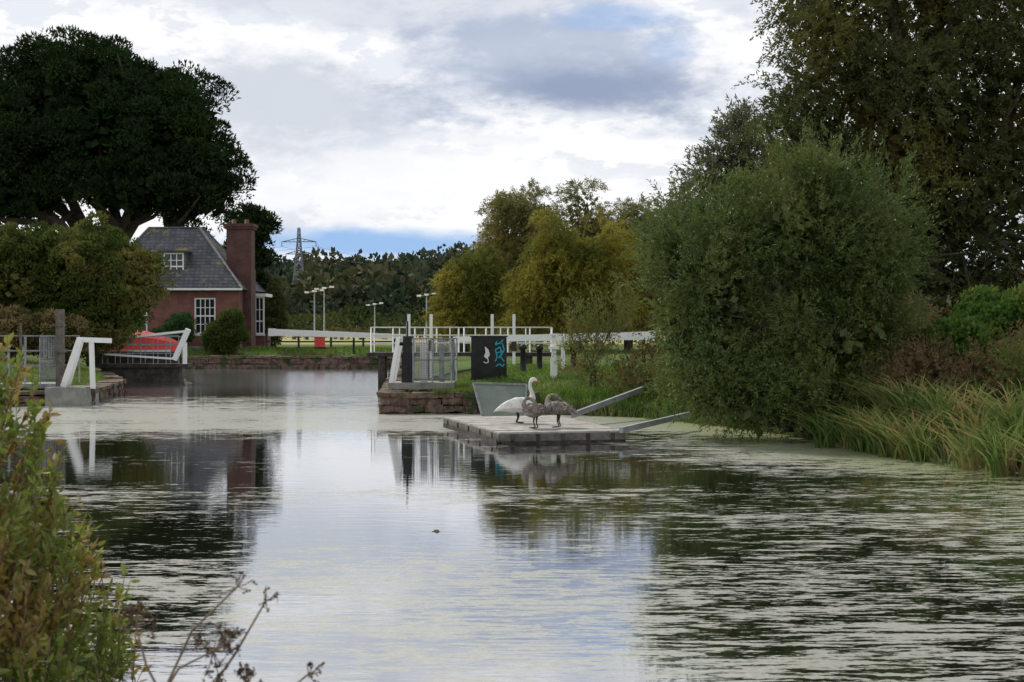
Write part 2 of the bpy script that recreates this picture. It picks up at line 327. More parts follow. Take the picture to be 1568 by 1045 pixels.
# ------------------------------------------------------------ camera
cam=bpy.data.cameras.new('camera'); co=bpy.data.objects.new('camera',cam); COL.objects.link(co); co.location=(0,0,2.4); co.rotation_euler=(math.radians(90-.592),0,0)
cam.lens=50; cam.sensor_width=36; cam.clip_end=6000; cam.dof.use_dof=True; cam.dof.focus_distance=34; cam.dof.aperture_fstop=9; scene.camera=co
scene.view_settings.view_transform='Standard'; scene.view_settings.look='None'; scene.view_settings.exposure=0
# ------------------------------------------------------------ distant woodland
lw=leafmat('woodland_leaves',(.040,.060,.024),(.10,.125,.045),0,(.13,.12,.045),.03)
lw2=leafmat('hazed_woodland_leaves',(.034,.054,.040),(.078,.105,.060),0,(.11,.11,.055),.02)  # bluish tint paints distance haze into the hill leaf colours
def mass(name,trees,per,ls,mats,mat=0):
    T=np.array(trees); n=len(T); mb=MB(); k=per
    v=runit(n*k).reshape(n,k,3); v[...,1]=-np.abs(v[...,1])*np.where(rng.uniform(size=(n,k))<.75,1,-1); v[...,2]=np.abs(v[...,2])*1.0-.25*(rng.uniform(size=(n,k))<.5)
    lump=1+.22*sn(v*2.2+T[:,None,:3]*.9,1.7)
    P=T[:,None,:3]+v*lump[...,None]*T[:,None,3:6]+np.stack([np.zeros(n),np.zeros(n),T[:,5]*.35],-1)[:,None]
    Dd=nrm(v+runit(n*k).reshape(n,k,3)*.8); s=(T[:,3]/5)[:,None]*rng.uniform(.6,1.3,(n,k))*ls
    r=np.clip(rng.uniform(0,.75,n)[:,None]+rng.uniform(-.1,.25,(n,k)),0,1)
    leaves(mb,P.reshape(-1,3),Dd.reshape(-1,3),s.ravel(),s.ravel()*.8,mat,r.ravel())
    for t in T[::max(1,n//200)]: mb.tube([(t[0],t[1],t[2]-1),(t[0],t[1],t[2]+t[5]*.5)],[.3,.2],4,1)
    return mb.build(name,mats)
tr=[]
for yy in np.arange(300,720,16.):
    for xx in np.arange(-230,190,10.):
        x=xx+rng.uniform(-4,4);y=yy+rng.uniform(-6,6)
        if x< -40 - .3*y or x>.24*y: continue
        s=rng.uniform(.6,1.45)
        tr.append((x,y,float(hgt(x,y)),5.7*s,5.7*s,6.0*s*rng.uniform(.8,1.3)))
mass('distant_hill_woodland',tr,250,1.3,[lw2,bark])
tr=[]
for yy in (185,205,232,262):
    for xx in np.arange(-85,60,5):
        x=xx+rng.uniform(-2,2);y=yy+rng.uniform(-9,9); s=rng.uniform(.5,1.15)
        tr.append((x,y,.9,3.0*s,3.0*s,2.6*s*rng.uniform(.8,1.4)*(.55+(yy-160)/170)))
mass('hedgerow_trees',tr,270,.85,[lw,bark])
tr=[]
for xx in np.arange(-24,3,1.9):
    s=rng.uniform(.5,1.1); tr.append((xx,rng.uniform(150,165),.9,1.5*s,1.3*s,1.0*s))
for xx in np.arange(-60,-26,2.6):
    s=rng.uniform(.8,1.3); tr.append((xx,rng.uniform(112,124),.9,3*s,2.5*s,2.8*s))
for xx in np.arange(2,50,2.6):
    s=rng.uniform(.8,1.3); tr.append((xx,rng.uniform(100,118),.9,3*s,2.5*s,2.9*s))
mass('field_edge_shrubs',tr,450,.5,[leafmat('shrub_leaves',(.06,.075,.03),(.13,.14,.055),0,(.2,.15,.06),.3),bark])
# ------------------------------------------------------------ pine
pn=leafmat('pine_needles',(.012,.024,.010),(.046,.074,.026),.0)
pb=[(-29.6,105,17.6,7.6,6.5,6.0),(-35.5,106,17.5,6.2,6,5.2),(-25.0,104,15.8,4.5,5,5.4),(-22.9,104,12.9,3.1,4,4.2),(-27,103,12.6,5.2,4,2.4),(-37,104,11.6,5,4,3),(-31.5,107,20.4,5,4,2.6),(-38,106,14,4,5,5)]
mb=MB(); limbs(mb,(-30,105.5,.9),pb,.75,1,7,trunks=3,spread=4)
puffs(mb,lumpy(pb,5,.3,.95,.9),640,1.15,230,.34,.12,0,upb=.5,shell=.62,flat=.75,zmin=9,gap=-.65,gf=.25)
core(mb,pb,9000,.9,0,.74,zmin=11); mb.build('pine_tree',[pn,bark])
pb=[(-17.8,98,9.3,1.4,1.4,1.6),(-18.2,98,7,1.5,1.4,2.3),(-18.8,99,4,1.6,1.5,2.5)]
mb=MB(); limbs(mb,(-18.4,98,.9),pb,.25,1,4); puffs(mb,pb,110,.6,200,.3,.1,0,upb=.3); core(mb,pb,2500,.5,0,.8); mb.build('pine_tree',[pn,bark])
pb=[(-41,86,8,5,4,5.5),(-46,90,11,5,5,7),(-36,92,6,4,4,4)]
mb=MB(); limbs(mb,(-42,88,.9),pb,.5,1,4); puffs(mb,pb,160,1.1,160,.45,.15,0); core(mb,pb,4000,.9,0,.8); mb.build('pine_tree',[pn,bark])
# left rounded tree, shrubs
lf=leafmat('round_tree_leaves',(.045,.07,.016),(.13,.165,.045),.25,(.18,.165,.05),.5)
rb=[(-18.6,62,4.6,3.0,2.6,2.4),(-20.9,62,4.6,2.6,2.4,2.4),(-17.2,61.8,3.9,1.8,2,2.0),(-19,61.5,2.5,3.2,2,1.6),(-23.5,62,3.8,2.2,2,2)]
mb=MB(); limbs(mb,(-19.3,62,.8),rb,.22,1,6,trunks=2,spread=.6); puffs(mb,lumpy(rb,6,.28,.94),950,.34,110,.15,.08,0,upb=.25,shell=.75); core(mb,rb,7500,.38,0,.8); mb.build('round_hawthorn_tree',[lf,bark])
ly=leafmat('shrub_green',(.045,.07,.018),(.12,.16,.045),.3)
lb=leafmat('brown_scrub',(.13,.10,.045),(.28,.21,.10),.25,(.11,.12,.04),.8)
def shrub(name,blobs,mat,n=260,size=.16,base=None,sub=4,**k):
    mb=MB(); B=np.array(blobs); base=base or (B[:,0].mean(),B[:,1].mean(),float(hgt(B[0,0],B[0,1])))
    limbs(mb,base,blobs,.05,1,sub,trunks=2,spread=.25)
    puffs(mb,lumpy(blobs,4,.3,.9),n,.26,80,size,size*.45,0,shell=.6,**k); core(mb,blobs,n*7,.28,0,.8); return mb.build(name,[mat,bark])
shrub('garden_shrub',[(-16.7,83,1.9,1.1,.9,1.1),(-16.4,83,2.8,.6,.6,.6),(-17.3,83,1.6,.7,.7,.8)],ly)
shrub('garden_shrub',[(-19.9,85,2.1,.9,.8,1.0),(-20.4,85,1.6,.9,.8,.8)],leafmat('ivy',(.04,.085,.03),(.09,.17,.06),.25))
shrub('brown_scrub',[(-20.5,58,2.1,1.6,1.2,1.1),(-18.4,58,2.0,1.3,1,.9),(-22,58,2,1.6,1,1)],lb,420)
shrub('conifer_shrub',[(-16.5,97,2.8,1.1,1,2.0),(-16.2,97,4.0,.7,.7,1.2)],leafmat('con',(.07,.08,.03),(.13,.14,.05),.2),260,.2)
# ------------------------------------------------------------ golden willows
gw=leafmat('golden_willow_leaves',(.17,.16,.03),(.38,.33,.07),.35,(.14,.155,.035),.25)
gw2=leafmat('olive_willow_leaves',(.11,.12,.042),(.24,.24,.09),.35,(.30,.26,.08),.25)
def willow(name,base,blobs,mat,n,per,L,ll,lw_,r0=.2,droop=.7,up=.5,lk=7,**k):
    mb=MB(); limbs(mb,base,blobs,r0,1,8,trunks=2,spread=.5)
    sprigs(mb,lumpy(blobs,lk,.36,.78,.97),n,per,L,ll,lw_,up=up,droop=droop,mat=0,**k); core(mb,blobs,n//4,ll*1.5,0,.6); return mb.build(name,[mat,bark])
kw=dict(shell=.3,gap=-.6,gf=1.1,rough=.28)
willow('willow_tree',(.2,86,.9),[(.3,86,7.4,1.7,2,2.9),(.6,86,4.6,2.4,2.2,2.9),(-.5,86,8.8,1.0,1,1.4),(1.5,86,9.0,1.0,1,1.3)],gw2,2900,26,1.0,.22,.05,**kw)
willow('willow_tree',(3.6,85,.9),[(3.6,85,7.8,1.9,2,2.8),(3.2,85,4.8,2.6,2.2,3.2),(4.4,85,9.5,1.1,1.2,1.3),(2.2,84,6.3,1.2,1.5,2.4)],gw2,2900,26,1.0,.22,.05,**kw)
willow('willow_tree',(6.4,83,.9),[(6.6,83,6.9,2.1,2,2.8),(6.4,83,4.3,2.6,2.2,2.8),(7.4,83,8.5,1.2,1.2,1.3),(9.5,83,5.5,2.5,2,3.5)],gw2,2900,26,1.0,.22,.05,**kw)
willow('golden_willow_tree',(-2.6,80,.9),[(-2.6,80,3.6,1.3,1.4,1.9),(-3.5,80,2.8,.8,1.2,1.4),(-1.6,80,4.2,1.1,1.2,2.0)],gw,1800,26,.9,.22,.05,**kw)
willow('golden_willow_tree',(3.5,76,.9),[(2.2,76,5.4,1.1,1.2,2.5),(3.4,76,4.3,1.7,1.5,2.4),(5.2,76,4.6,1.6,1.5,2.4),(1.2,77,3.5,1.3,1.3,1.8)],gw,2800,26,.9,.22,.05,**kw)
# ------------------------------------------------------------ right tall trees
gt=leafmat('tall_willow_leaves',(.048,.06,.024),(.13,.14,.058),.3,(.165,.15,.048),.35)
tb=[(11.2,48,10.6,2.9,3,2.9),(14.6,48,10.3,3.7,3.5,4.4),(10.6,48,13.2,2.2,2.5,2.3),(14,48,14.6,4,3.5,3.2),(12.6,47.5,6.8,3.3,3,2.9),(16.4,47,6,3.4,3,3.8),(18.5,48,11,3.5,3.5,5),(13,47,3.6,3.4,2.5,2.2),(9.8,47.5,8.6,1.6,1.8,2.0),(17.5,46,2.8,3,2.5,2)]
mb=MB(); limbs(mb,(14,48,1.8),tb,.42,1,8,trunks=2,spread=1.2)
sprigs(mb,lumpy(tb,7,.32,.88,.95),10500,24,.8,.16,.052,up=.25,droop=.35,shell=.3,gap=-.85,gf=1.1,rough=.25,mat=0,zmin=1); core(mb,tb,6500,.36,0,.68,zmin=1); mb.build('tall_willow_tree',[gt,bark])
gt2=leafmat('grey_willow_leaves',(.10,.11,.065),(.20,.205,.12),.3)
tb=[(8.4,60,8.2,1.3,1.5,1.8),(10.6,60,9.1,1.6,1.7,2.3),(8.8,60,5.6,2.4,2,2.6),(11,60,6,2.5,2,3),(9.6,60,10.3,.8,1,1.1)]
mb=MB(); limbs(mb,(9.8,60,.9),tb,.2,1,8); sprigs(mb,lumpy(tb,6,.34,.85,.95),3000,22,.8,.2,.055,up=.4,droop=.3,shell=.3,gap=-.6,gf=1.,rough=.25,mat=0); core(mb,tb,900,.35,0,.6); mb.build('grey_willow_tree',[gt2,bark])
# ------------------------------------------------------------ riverside willow bush
bw=leafmat('willow_bush_leaves',(.042,.072,.018),(.15,.205,.05),.3,(.14,.165,.042),.7,gloss=.03)
bb=[(4.4,30.6,3.1,1.2,1.3,1.6),(6.2,30.8,4.3,1.3,1.4,1.45),(7.2,30.8,3.9,1.35,1.3,1.4),(4.4,30.2,1.35,1.4,1.3,1.2),(6.6,30.3,1.5,1.5,1.4,1.5),(3.5,30.6,3.8,.75,.8,.8),(5.0,30.6,4.3,1.0,1,1.0),(7.5,30.6,2.6,1.1,1.1,1.2),(8.2,31,4.0,.65,.7,.8),(5.2,29.7,.8,1.6,.9,.8),(6.9,30.0,.8,1.1,.9,.7),(6.7,31,5.0,.8,.8,.9),(3.6,30.4,2.4,.8,.8,1.1)]
mb=MB(); limbs(mb,(6.2,31,.5),bb,.09,1,9,trunks=3,spread=.5)
sprigs(mb,lumpy(bb,10,.28,.80,1.0),11500,18,.42,.09,.026,up=.5,out=.9,droop=.2,shell=.6,zmin=.04,gap=-.5,gf=2.3,rough=.28,mat=0,spread=.55)
sprigs(mb,[(6.3,30.8,4.5,1.5,1.3,1.6),(7.3,30.8,4.1,1.5,1.2,1.5),(4.2,30.6,3.8,1.3,1.1,1.4)],800,34,.95,.095,.024,up=.9,out=.9,droop=.15,shell=.85,mat=0,spread=.5,side=.02)
core(mb,bb,5500,.22,0,.68,zmin=.1); mb.build('willow_bush',[bw,bark])
sh=leafmat('sapling_leaves',(.10,.125,.035),(.22,.23,.08),.35,(.2,.17,.06),1.5)
sb=[(1.9,40.2,1.5,.6,.6,.9),(2.4,40.3,2.2,.5,.5,.9),(1.7,40.3,2.5,.25,.4,.7),(2.5,39.9,1.0,.8,.5,.6),(3.1,40.3,2.8,.3,.4,.8)]
mb=MB(); limbs(mb,(2.1,40.2,.7),sb,.03,1,6,trunks=3,spread=.3); sprigs(mb,sb,430,16,.55,.10,.028,up=1.1,out=.4,shell=.1,mat=0,rough=.25); mb.build('willow_sapling',[sh,bark])
sb=[(3.6,38.6,.8,1.0,.8,.6),(4.8,37,1.0,1.0,.9,.8),(5.6,35.5,1.3,1,1,.9),(4.2,39.8,1.2,1.2,.8,.7),(6.5,38,1.6,1.6,1.2,1.1)]
mb=MB(); limbs(mb,(4.6,38.6,.6),sb,.03,1,4,trunks=2); sprigs(mb,sb,1800,16,.35,.10,.035,up=.7,shell=.4,mat=0,zmin=.1); core(mb,sb,1200,.15,0,.8,zmin=.1); mb.build('bank_scrub',[leafmat('bank_scrub_leaves',(.08,.09,.03),(.2,.18,.07),.25,(.17,.11,.05),.9),bark])
iv=leafmat('bramble_leaves',(.05,.105,.022),(.135,.24,.05),.25,(.15,.2,.05),1.2)
ib=[(10.6,31,2.2,1.3,1.2,1.0),(11.8,31,2.4,1.3,1.2,1.0),(9.7,30.5,1.8,.8,1,.8),(13.2,31,2.2,1.5,1.3,1.0)]
mb=MB(); limbs(mb,(11.2,31,1.2),ib,.04,1,3,trunks=2); puffs(mb,lumpy(ib,6,.32,.9),640,.18,55,.11,.085,0,shell=.7,upb=.5); core(mb,ib,4500,.2,0,.8); mb.build('bramble_bush',[iv,bark])
br=leafmat('dead_scrub_leaves',(.11,.075,.04),(.24,.165,.085),.25,(.10,.14,.035),.9)
ib=[(8.6,29,1.1,1.1,1.2,.8),(9.6,27.5,1.1,1.1,1.2,.9),(10.2,26,1.1,1.2,1.2,.9),(8.7,31.5,1.7,.9,1,.9),(7.7,29.6,.8,.9,.9,.6),(10.8,28.5,1.5,1.2,1.2,.8),(9,34,1.9,1.4,1.4,1.2),(11.5,26,1.3,1.2,1.2,.8)]
mb=MB(); limbs(mb,(9.5,28.5,.9),ib,.03,1,5,trunks=2); sprigs(mb,lumpy(ib,4,.3,.93),4200,15,.35,.09,.03,up=.8,shell=.5,mat=0,zmin=.1); core(mb,ib,4000,.17,0,.85,zmin=.1); mb.build('bank_scrub',[br,bark])
# ------------------------------------------------------------ blades (reeds / grass)
def blades(mb,P,h,w,lean,mat=0,seg=4,leanvec=(0,0,0)):
    n=len(P); a=rng.uniform(0,6.28,n); d=np.stack([np.cos(a),np.sin(a),np.zeros(n)],-1)+np.array(leanvec); d=d*lean*rng.uniform(.4,1.5,n)[:,None]
    h=h*rng.uniform(.5,1.25,n); wd=np.stack([-np.sin(a+.6),np.cos(a+.6),np.zeros(n)],-1)
    rows=[]
    for i in range(seg+1):
        t=i/seg; c=P+d*(h*t**2)[:,None]+np.array([0,0,1.])*(h*(t-.35*lean*t**3))[:,None]; ww=w*(1-t**1.8)*.5+.0005
        rows+= [c-wd*ww,c+wd*ww]
    V=np.stack(rows,1); k=2*(seg+1); base=np.arange(n)[:,None]*k
    F=np.concatenate([base+np.array([[2*i,2*i+1,2*i+3,2*i+2]]) for i in range(seg)],0)
    r=np.tile(rng.uniform(0,1,n),seg); mb.add(V.reshape(-1,3),F,mat,r)
rd=leafmat('reed_leaves',(.06,.12,.028),(.20,.26,.075),.3,(.32,.26,.11),1.2)
def along(pts,n,lo,hi):
    pts=np.array(pts,float); i=rng.integers(0,len(pts)-1,n); t=rng.uniform(0,1,n)[:,None]; p=pts[i]*(1-t)+pts[i+1]*t
    dd=nrm(pts[i+1]-pts[i]); nn=np.stack([-dd[:,1],dd[:,0]],-1); p=p+nn*rng.uniform(lo,hi,n)[:,None]; z=np.maximum(hgt(p[:,0],p[:,1]),-.05); return np.concatenate([p,z[:,None]],1)
mb=MB(); rp=[(12,14),(10.3,16.5),(8.7,21),(7.2,26),(6.6,28.6)]
Pp=along(rp,1900,-1.8,.3); blades(mb,Pp,1.0,.036,.55,leanvec=(-.5,-.1,0))
cl_=along(rp,64,-1.2,.6); Pq=np.repeat(cl_,26,0)+np.concatenate([rng.normal(size=(64*26,2))*.09,np.zeros((64*26,1))],1); blades(mb,Pq,1.25,.042,.9,leanvec=(-.5,-.15,0)); mb.build('reed_bed',[rd])
gr=leafmat('grass_blades',(.08,.15,.025),(.19,.30,.06),.3,(.19,.18,.07),.6)
mb=MB(); n=22000; Pg=np.stack([rng.uniform(-4.5,6,n),rng.uniform(39.2,50,n)],-1); s=sdist(Pg[:,0],Pg[:,1]); Pg=Pg[s>.55]; Pg=np.concatenate([Pg,hgt(Pg[:,0],Pg[:,1])[:,None]],1); blades(mb,Pg,.13,.024,.5,seg=2)
n=1400; Pg=np.stack([rng.uniform(-2.2,.6,n),rng.uniform(38.95,39.7,n),np.full(n,.5)],-1); blades(mb,Pg,.28,.022,.9,seg=3,leanvec=(0,-.8,0))
n=10000; Pg=np.stack([rng.uniform(-26,-4,n),rng.uniform(80.8,90,n)],-1); s=sdist(Pg[:,0],Pg[:,1]); Pg=Pg[s>.6]; Pg=np.concatenate([Pg,hgt(Pg[:,0],Pg[:,1])[:,None]],1); blades(mb,Pg,.22,.05,.5,seg=2)
n=8000; Pg=np.stack([rng.uniform(-22,-12.5,n),rng.uniform(42.5,60,n)],-1); s=sdist(Pg[:,0],Pg[:,1]); Pg=Pg[s>.6]; Pg=np.concatenate([Pg,hgt(Pg[:,0],Pg[:,1])[:,None]],1); blades(mb,Pg,.25,.03,.5,seg=2)
Pg=along([(8,26),(6.4,30),(5.0,33.5),(3.2,37.2),(.6,38.8)],5000,-1.4,-.1); blades(mb,Pg,.4,.02,.6,seg=3)
mb.build('grass',[gr])
# ------------------------------------------------------------ house
house=empty('brick_house')
bk=brickmat('red_brick',(.27,.078,.052),(.21,.062,.046),(.18,.13,.11),.225,.075)
bk2=brickmat('chimney_brick',(.15,.046,.034),(.11,.036,.03),(.09,.07,.06),.225,.075)
sl_=brickmat('roof_slate',(.13,.135,.145),(.085,.09,.10),(.045,.045,.05),.3,.2,(.27,.20,.06),.02)
def wall(mb,x0,x1,z0,z1,y0,y1,ops,mat=0):
    xc=sorted({x0,x1,*[v for o in ops for v in o[:2]]}); zc_=sorted({z0,z1,*[v for o in ops for v in o[2:]]})
    for i in range(len(xc)-1):
        for j in range(len(zc_)-1):
            cx=(xc[i]+xc[i+1])/2; cz=(zc_[j]+zc_[j+1])/2
            if any(o[0]<cx<o[1] and o[2]<cz<o[3] for o in ops): continue
            mb.box(xc[i],xc[i+1],y0,y1,zc_[j],zc_[j+1],mat)
def window(name,x0,x1,z0,z1,y,nx_,nz_,par,fw=.09):
    mb=MB(); mb.box(x0+.02,x1-.02,y+.10,y+.12,z0+.02,z1-.02,1)
    mb.box(x0,x0+fw,y,y+.09,z0,z1);mb.box(x1-fw,x1,y,y+.09,z0,z1);mb.box(x0+fw,x1-fw,y+.003,y+.087,z0,z0+fw);mb.box(x0+fw,x1-fw,y+.003,y+.087,z1-fw,z1)
    for i in range(1,nx_): xx=x0+fw+(x1-x0-2*fw)*i/nx_; mb.box(xx-.025,xx+.025,y+.02,y+.08,z0+fw,z1-fw)
    for i in range(1,nz_):
        zz=z0+fw+(z1-z0-2*fw)*i/nz_; t=.045 if i==nz_//2 else .022; mb.box(x0+fw,x1-fw,y+.03,y+.07,zz-t,zz+t)
    mb.box(x0-.12,x1+.12,y-.08,y+.05,z0-.1,z0-.004); return mb.build(name,[m_white,m_glass],par)
ops=[(-19.45,-18.13,1.92,4.15),(-23.6,-22.3,1.92,4.15)]
mb=MB(); wall(mb,-25.2,-16.7,.5,4.62,87,87.3,ops); mb.box(-25.2,-24.9,87.3,94,.5,4.62); mb.box(-17.0,-16.7,87.3,94,.5,4.62); mb.box(-24.9,-17,93.7,94,.5,4.62)
mb.box(-25.3,-16.6,86.93,86.998,.5,1.2,1); mb.build('walls',[bk,m_conc],house)
mb=MB(); e0,e1,f0,f1=-25.6,-16.4,86.6,94.4; zt=8.6
V=[(e0,f0,4.66),(e1,f0,4.66),(e1,f1,4.66),(e0,f1,4.66),(-22.9,89.8,zt),(-19.7,89.8,zt),(-19.7,91.2,zt),(-22.9,91.2,zt)]
mb.add(V,[[0,1,5,4],[1,2,6,5],[2,3,7,6],[3,0,4,7],[4,5,6,7],[3,2,1,0]])
for a_,b_ in((1,5),(2,6),(3,7),(0,4),(4,5),(5,6)): mb.tube([V[a_],V[b_]],.09,6,0)
mb.box(e0,e1,f0-.08,f0-.01,4.6,4.72,1); mb.build('roof',[sl_,m_white],house)
mb=MB(); mb.box(-21.6,-21.47,87.55,89.6,5.5,6.95);mb.box(-20.18,-20.05,87.55,89.6,5.5,6.95);mb.box(-21.75,-19.9,87.4,89.9,6.95,7.07); mb.box(-21.47,-20.18,87.75,87.9,5.45,5.6); mb.build('dormer',[sl_],house)
window('dormer_window',-21.45,-20.2,5.62,6.93,87.58,3,3,house)
window('sash_window',-19.44,-18.14,1.93,4.14,87.06,4,4,house); window('sash_window_2',-23.59,-22.31,1.93,4.14,87.06,4,4,house)
mb=MB(); mb.box(-18.0,-16.2,88.3,89.9,.5,6.0); mb.box(-17.75,-16.22,88.45,89.8,6.0,8.45); mb.box(-17.85,-16.12,88.35,89.9,8.45,8.6); mb.box(-17.93,-16.04,88.28,89.98,8.6,8.78)
for xx in(-17.4,-16.6): mb.tube([(xx,89.1,8.78),(xx,89.1,9.08)],[.15,.13],8,1)
mb.build('chimney',[bk2,surf('chimney_pot',(.16,.08,.055),(.12,.07,.05))],house)
mb=MB(); mb.box(-16.55,-15.85,91.2,93.4,.5,1.85,1); mb.box(-16.6,-15.75,91.1,93.5,4.3,4.5); mb.build('bay',[m_white,bk],house); window('bay_window',-16.5,-15.88,1.9,4.3,91.2,2,3,house)
mb=MB()
for x in np.arange(-15.2,-7,2.0): mb.beam((x,88,.8),(x,88,1.95),.12,.12,0)
mb.beam((-15.2,88,1.85),(-7,88,1.85),.06,.1,0); mb.beam((-15.2,88,1.45),(-7,88,1.45),.06,.1,0); mb.build('timber_fence',[m_dark])
# ------------------------------------------------------------ balance beams
def balance(name,p,q,w0,w1,posts):
    mb=MB(); mb.beam(p,q,w0,w0,0,w1,w1); p=np.array(p);q=np.array(q); d=nrm(q-p)
    mb.beam(p-d*.04,p+d*.28,w0+.05,w0+.05,0)
    for t,m,w in posts:
        c=p+(q-p)*t; g=float(hgt(c[0],c[1])); mb.beam((c[0],c[1],g-.2),(c[0],c[1],c[2]-w0*.4),w,w,m)
    return mb.build(name,[m_white,m_black])
balance('lock_balance_beam',(-14.3,84,2.05),(-6.2,83,1.80),.40,.26,[(.62,1,.12),(.92,1,.3)])
balance('lock_balance_beam',(4.5,43.6,2.12),(-1.9,47,1.97),.26,.18,[(.86,1,.2),(.45,0,.12)])
mb=MB(); mb.beam((1.25,42.5,.7),(1.25,42.5,1.45),.20,.20,0); mb.beam((1.25,42.5,1.45),(1.25,42.5,2.12),.14,.14,0); mb.box(1.13,1.37,42.38,42.62,2.12,2.18,0); mb.box(1.1,1.4,42.36,42.64,1.72,1.8,0); mb.build('lock_mooring_post',[m_white])
mb=MB()
def rail(mb,a,b,z0,z1,n,r=.035,rows=3,mat=0):
    a=np.array(a,float);b=np.array(b,float)
    for i in range(n+1):
        c=a+(b-a)*i/n; mb.tube([(c[0],c[1],z0),(c[0],c[1],z1)],r,6,mat)
    for k in range(rows):
        z=z1-(z1-z0)*k/rows*.95; mb.tube([(a[0],a[1],z),(b[0],b[1],z)],r,6,mat)
rail(mb,(-5.15,52),(-1.95,52),1.45,2.36,4,.028); rail(mb,(-1.75,52),(1.46,52),1.45,2.36,4,.028); rail(mb,(-5.15,53.2),(1.46,53.2),1.45,2.36,7,.02)
mb.box(-5.3,1.6,51.9,53.3,1.30,1.44,1)
for x in(-3.75,-2.94,-.72,.07):
    mb.beam((x,51.7,.5),(x,51.7,2.84),.11,.11,0); mb.box(x-.09,x+.09,51.6,51.8,1.5,1.9,1)
for x in(-4.9,-3.3,-1.5,.5): mb.box(x,x+.25,52,53,-.5,1.3,1)
mb.build('lock_gate_footbridge',[m_white,m_dark])
mb=MB(); mb.box(-3.5,-1.65,40.2,41.7,.62,.80,3)
mb.beam((-3.46,40.3,.62),(-3.22,40.3,2.08),.12,.12,0); mb.beam((-3.22,40.3,2.02),(-3.22,41.6,2.02),.08,.08,0); mb.beam((-3.46,41.6,.7),(-3.22,41.6,2.05),.1,.1,0)
mb.box(-3.14,-2.82,40.4,40.7,.8,1.6,1); mb.box(-3.10,-2.86,40.43,40.67,1.6,2.12,1); mb.tube([(-2.99,40.55,2.1),(-2.99,40.55,2.55)],.035,6,1); mb.tube([(-3.2,40.5,1.9),(-2.78,40.5,1.9)],.06,6,1); mb.box(-3.18,-2.79,40.37,40.73,1.2,1.30,1)
for z in(2.05,1.45,.9): mb.tube([(-2.8,40.3,z),(-1.72,40.3,z)],.022,6,2)
for x in(-2.8,-2.26,-1.72): mb.tube([(x,40.3,.8),(x,40.3,2.05)],.025,6,2)
for x in np.arange(-2.77,-1.73,.05): mb.box(x-.006,x+.006,40.31,40.33,.9,2.03,2)
for z in np.arange(.95,2.03,.05): mb.box(-2.8,-1.72,40.335,40.345,z-.004,z+.004,2)
mb.box(-2.62,-2.42,40.6,40.75,.8,1.9,0);mb.box(-2.1,-1.95,41,41.1,.8,1.9,2)
mb.tube([(-1.72,40.3,2.05),(-1.62,41.6,2.05)],.022,6,2); mb.tube([(-1.62,41.6,.8),(-1.62,41.6,2.05)],.025,6,2); mb.tube([(-1.72,40.3,1.45),(-1.62,41.6,1.45)],.022,6,2)
for yy in np.arange(40.4,41.6,.06): mb.box(-1.70,-1.68,yy,yy+.02,.85,2.03,2)
mb.build('lock_gate_platform',[m_white,m_black,m_grey,m_conc])
# black sign with graffiti
mb=MB(); mb.box(-1.22,-.16,42.5,42.56,.84,2.08,0); mb.beam((-1.1,42.6,.6),(-1.1,42.6,2.0),.08,.08,0); mb.beam((-.28,42.6,.6),(-.28,42.6,2.0),.08,.08,0)
mb.box(-1.26,-.12,42.47,42.59,2.08,2.12,0); mb.box(-1.26,-.12,42.47,42.59,.80,.84,0)
def stroke(pts,w,mat):
    pts=np.array(pts,float)
    for a_,b_ in zip(pts[:-1],pts[1:]):
        d=nrm(b_-a_); n_=np.array([-d[1],d[0]])*w/2
        yk=42.494-rng.uniform(0,.003)
        V=[(q[0],yk,q[1]) for q in(a_-n_,b_-n_,b_+n_,a_+n_)]; mb.add(V,[[0,1,2,3]],mat)
x0=-.50
for pts in ([(x0,1.35),(x0+.06,1.5),(x0,1.7),(x0+.14,1.78),(x0+.2,1.6),(x0+.1,1.45)],[(x0+.05,1.95),(x0+.0,1.85),(x0+.14,1.9),(x0+.24,2.0)],[(x0+.2,1.9),(x0+.27,1.7),(x0+.15,1.5),(x0+.27,1.35)],[(x0+.02,1.2),(x0+.12,1.28),(x0+.22,1.2),(x0+.27,1.28)],[(x0+.02,1.6),(x0+.24,1.66)]): stroke(pts,.034,1)
mb.add([(-.84,42.49,1.5),(-.74,42.49,1.42),(-.66,42.49,1.55),(-.70,42.49,1.70),(-.81,42.49,1.80),(-.79,42.49,1.62)],[[0,1,2,3,4,5]],2)
stroke([(-.85,1.34),(-.78,1.3),(-.7,1.33)],.025,2); stroke([(-.72,1.44),(-.71,1.34)],.025,2)
mb.build('notice_board',[m_black,surf('cyan_paint',(.03,.45,.55),(.03,.38,.5)),m_white])
for x,y,h_ in((.35,45,.9),(.9,46.5,.8),(2.0,46,.8)):
    mb=MB(); g=float(hgt(x,y)); mb.tube([(x,y,g-.1),(x,y,g+h_-.12),(x,y,g+h_-.1),(x,y,g+h_),(x,y,g+h_+.06)],[.1,.085,.12,.12,.04],10); mb.build('mooring_bollard',[m_black])
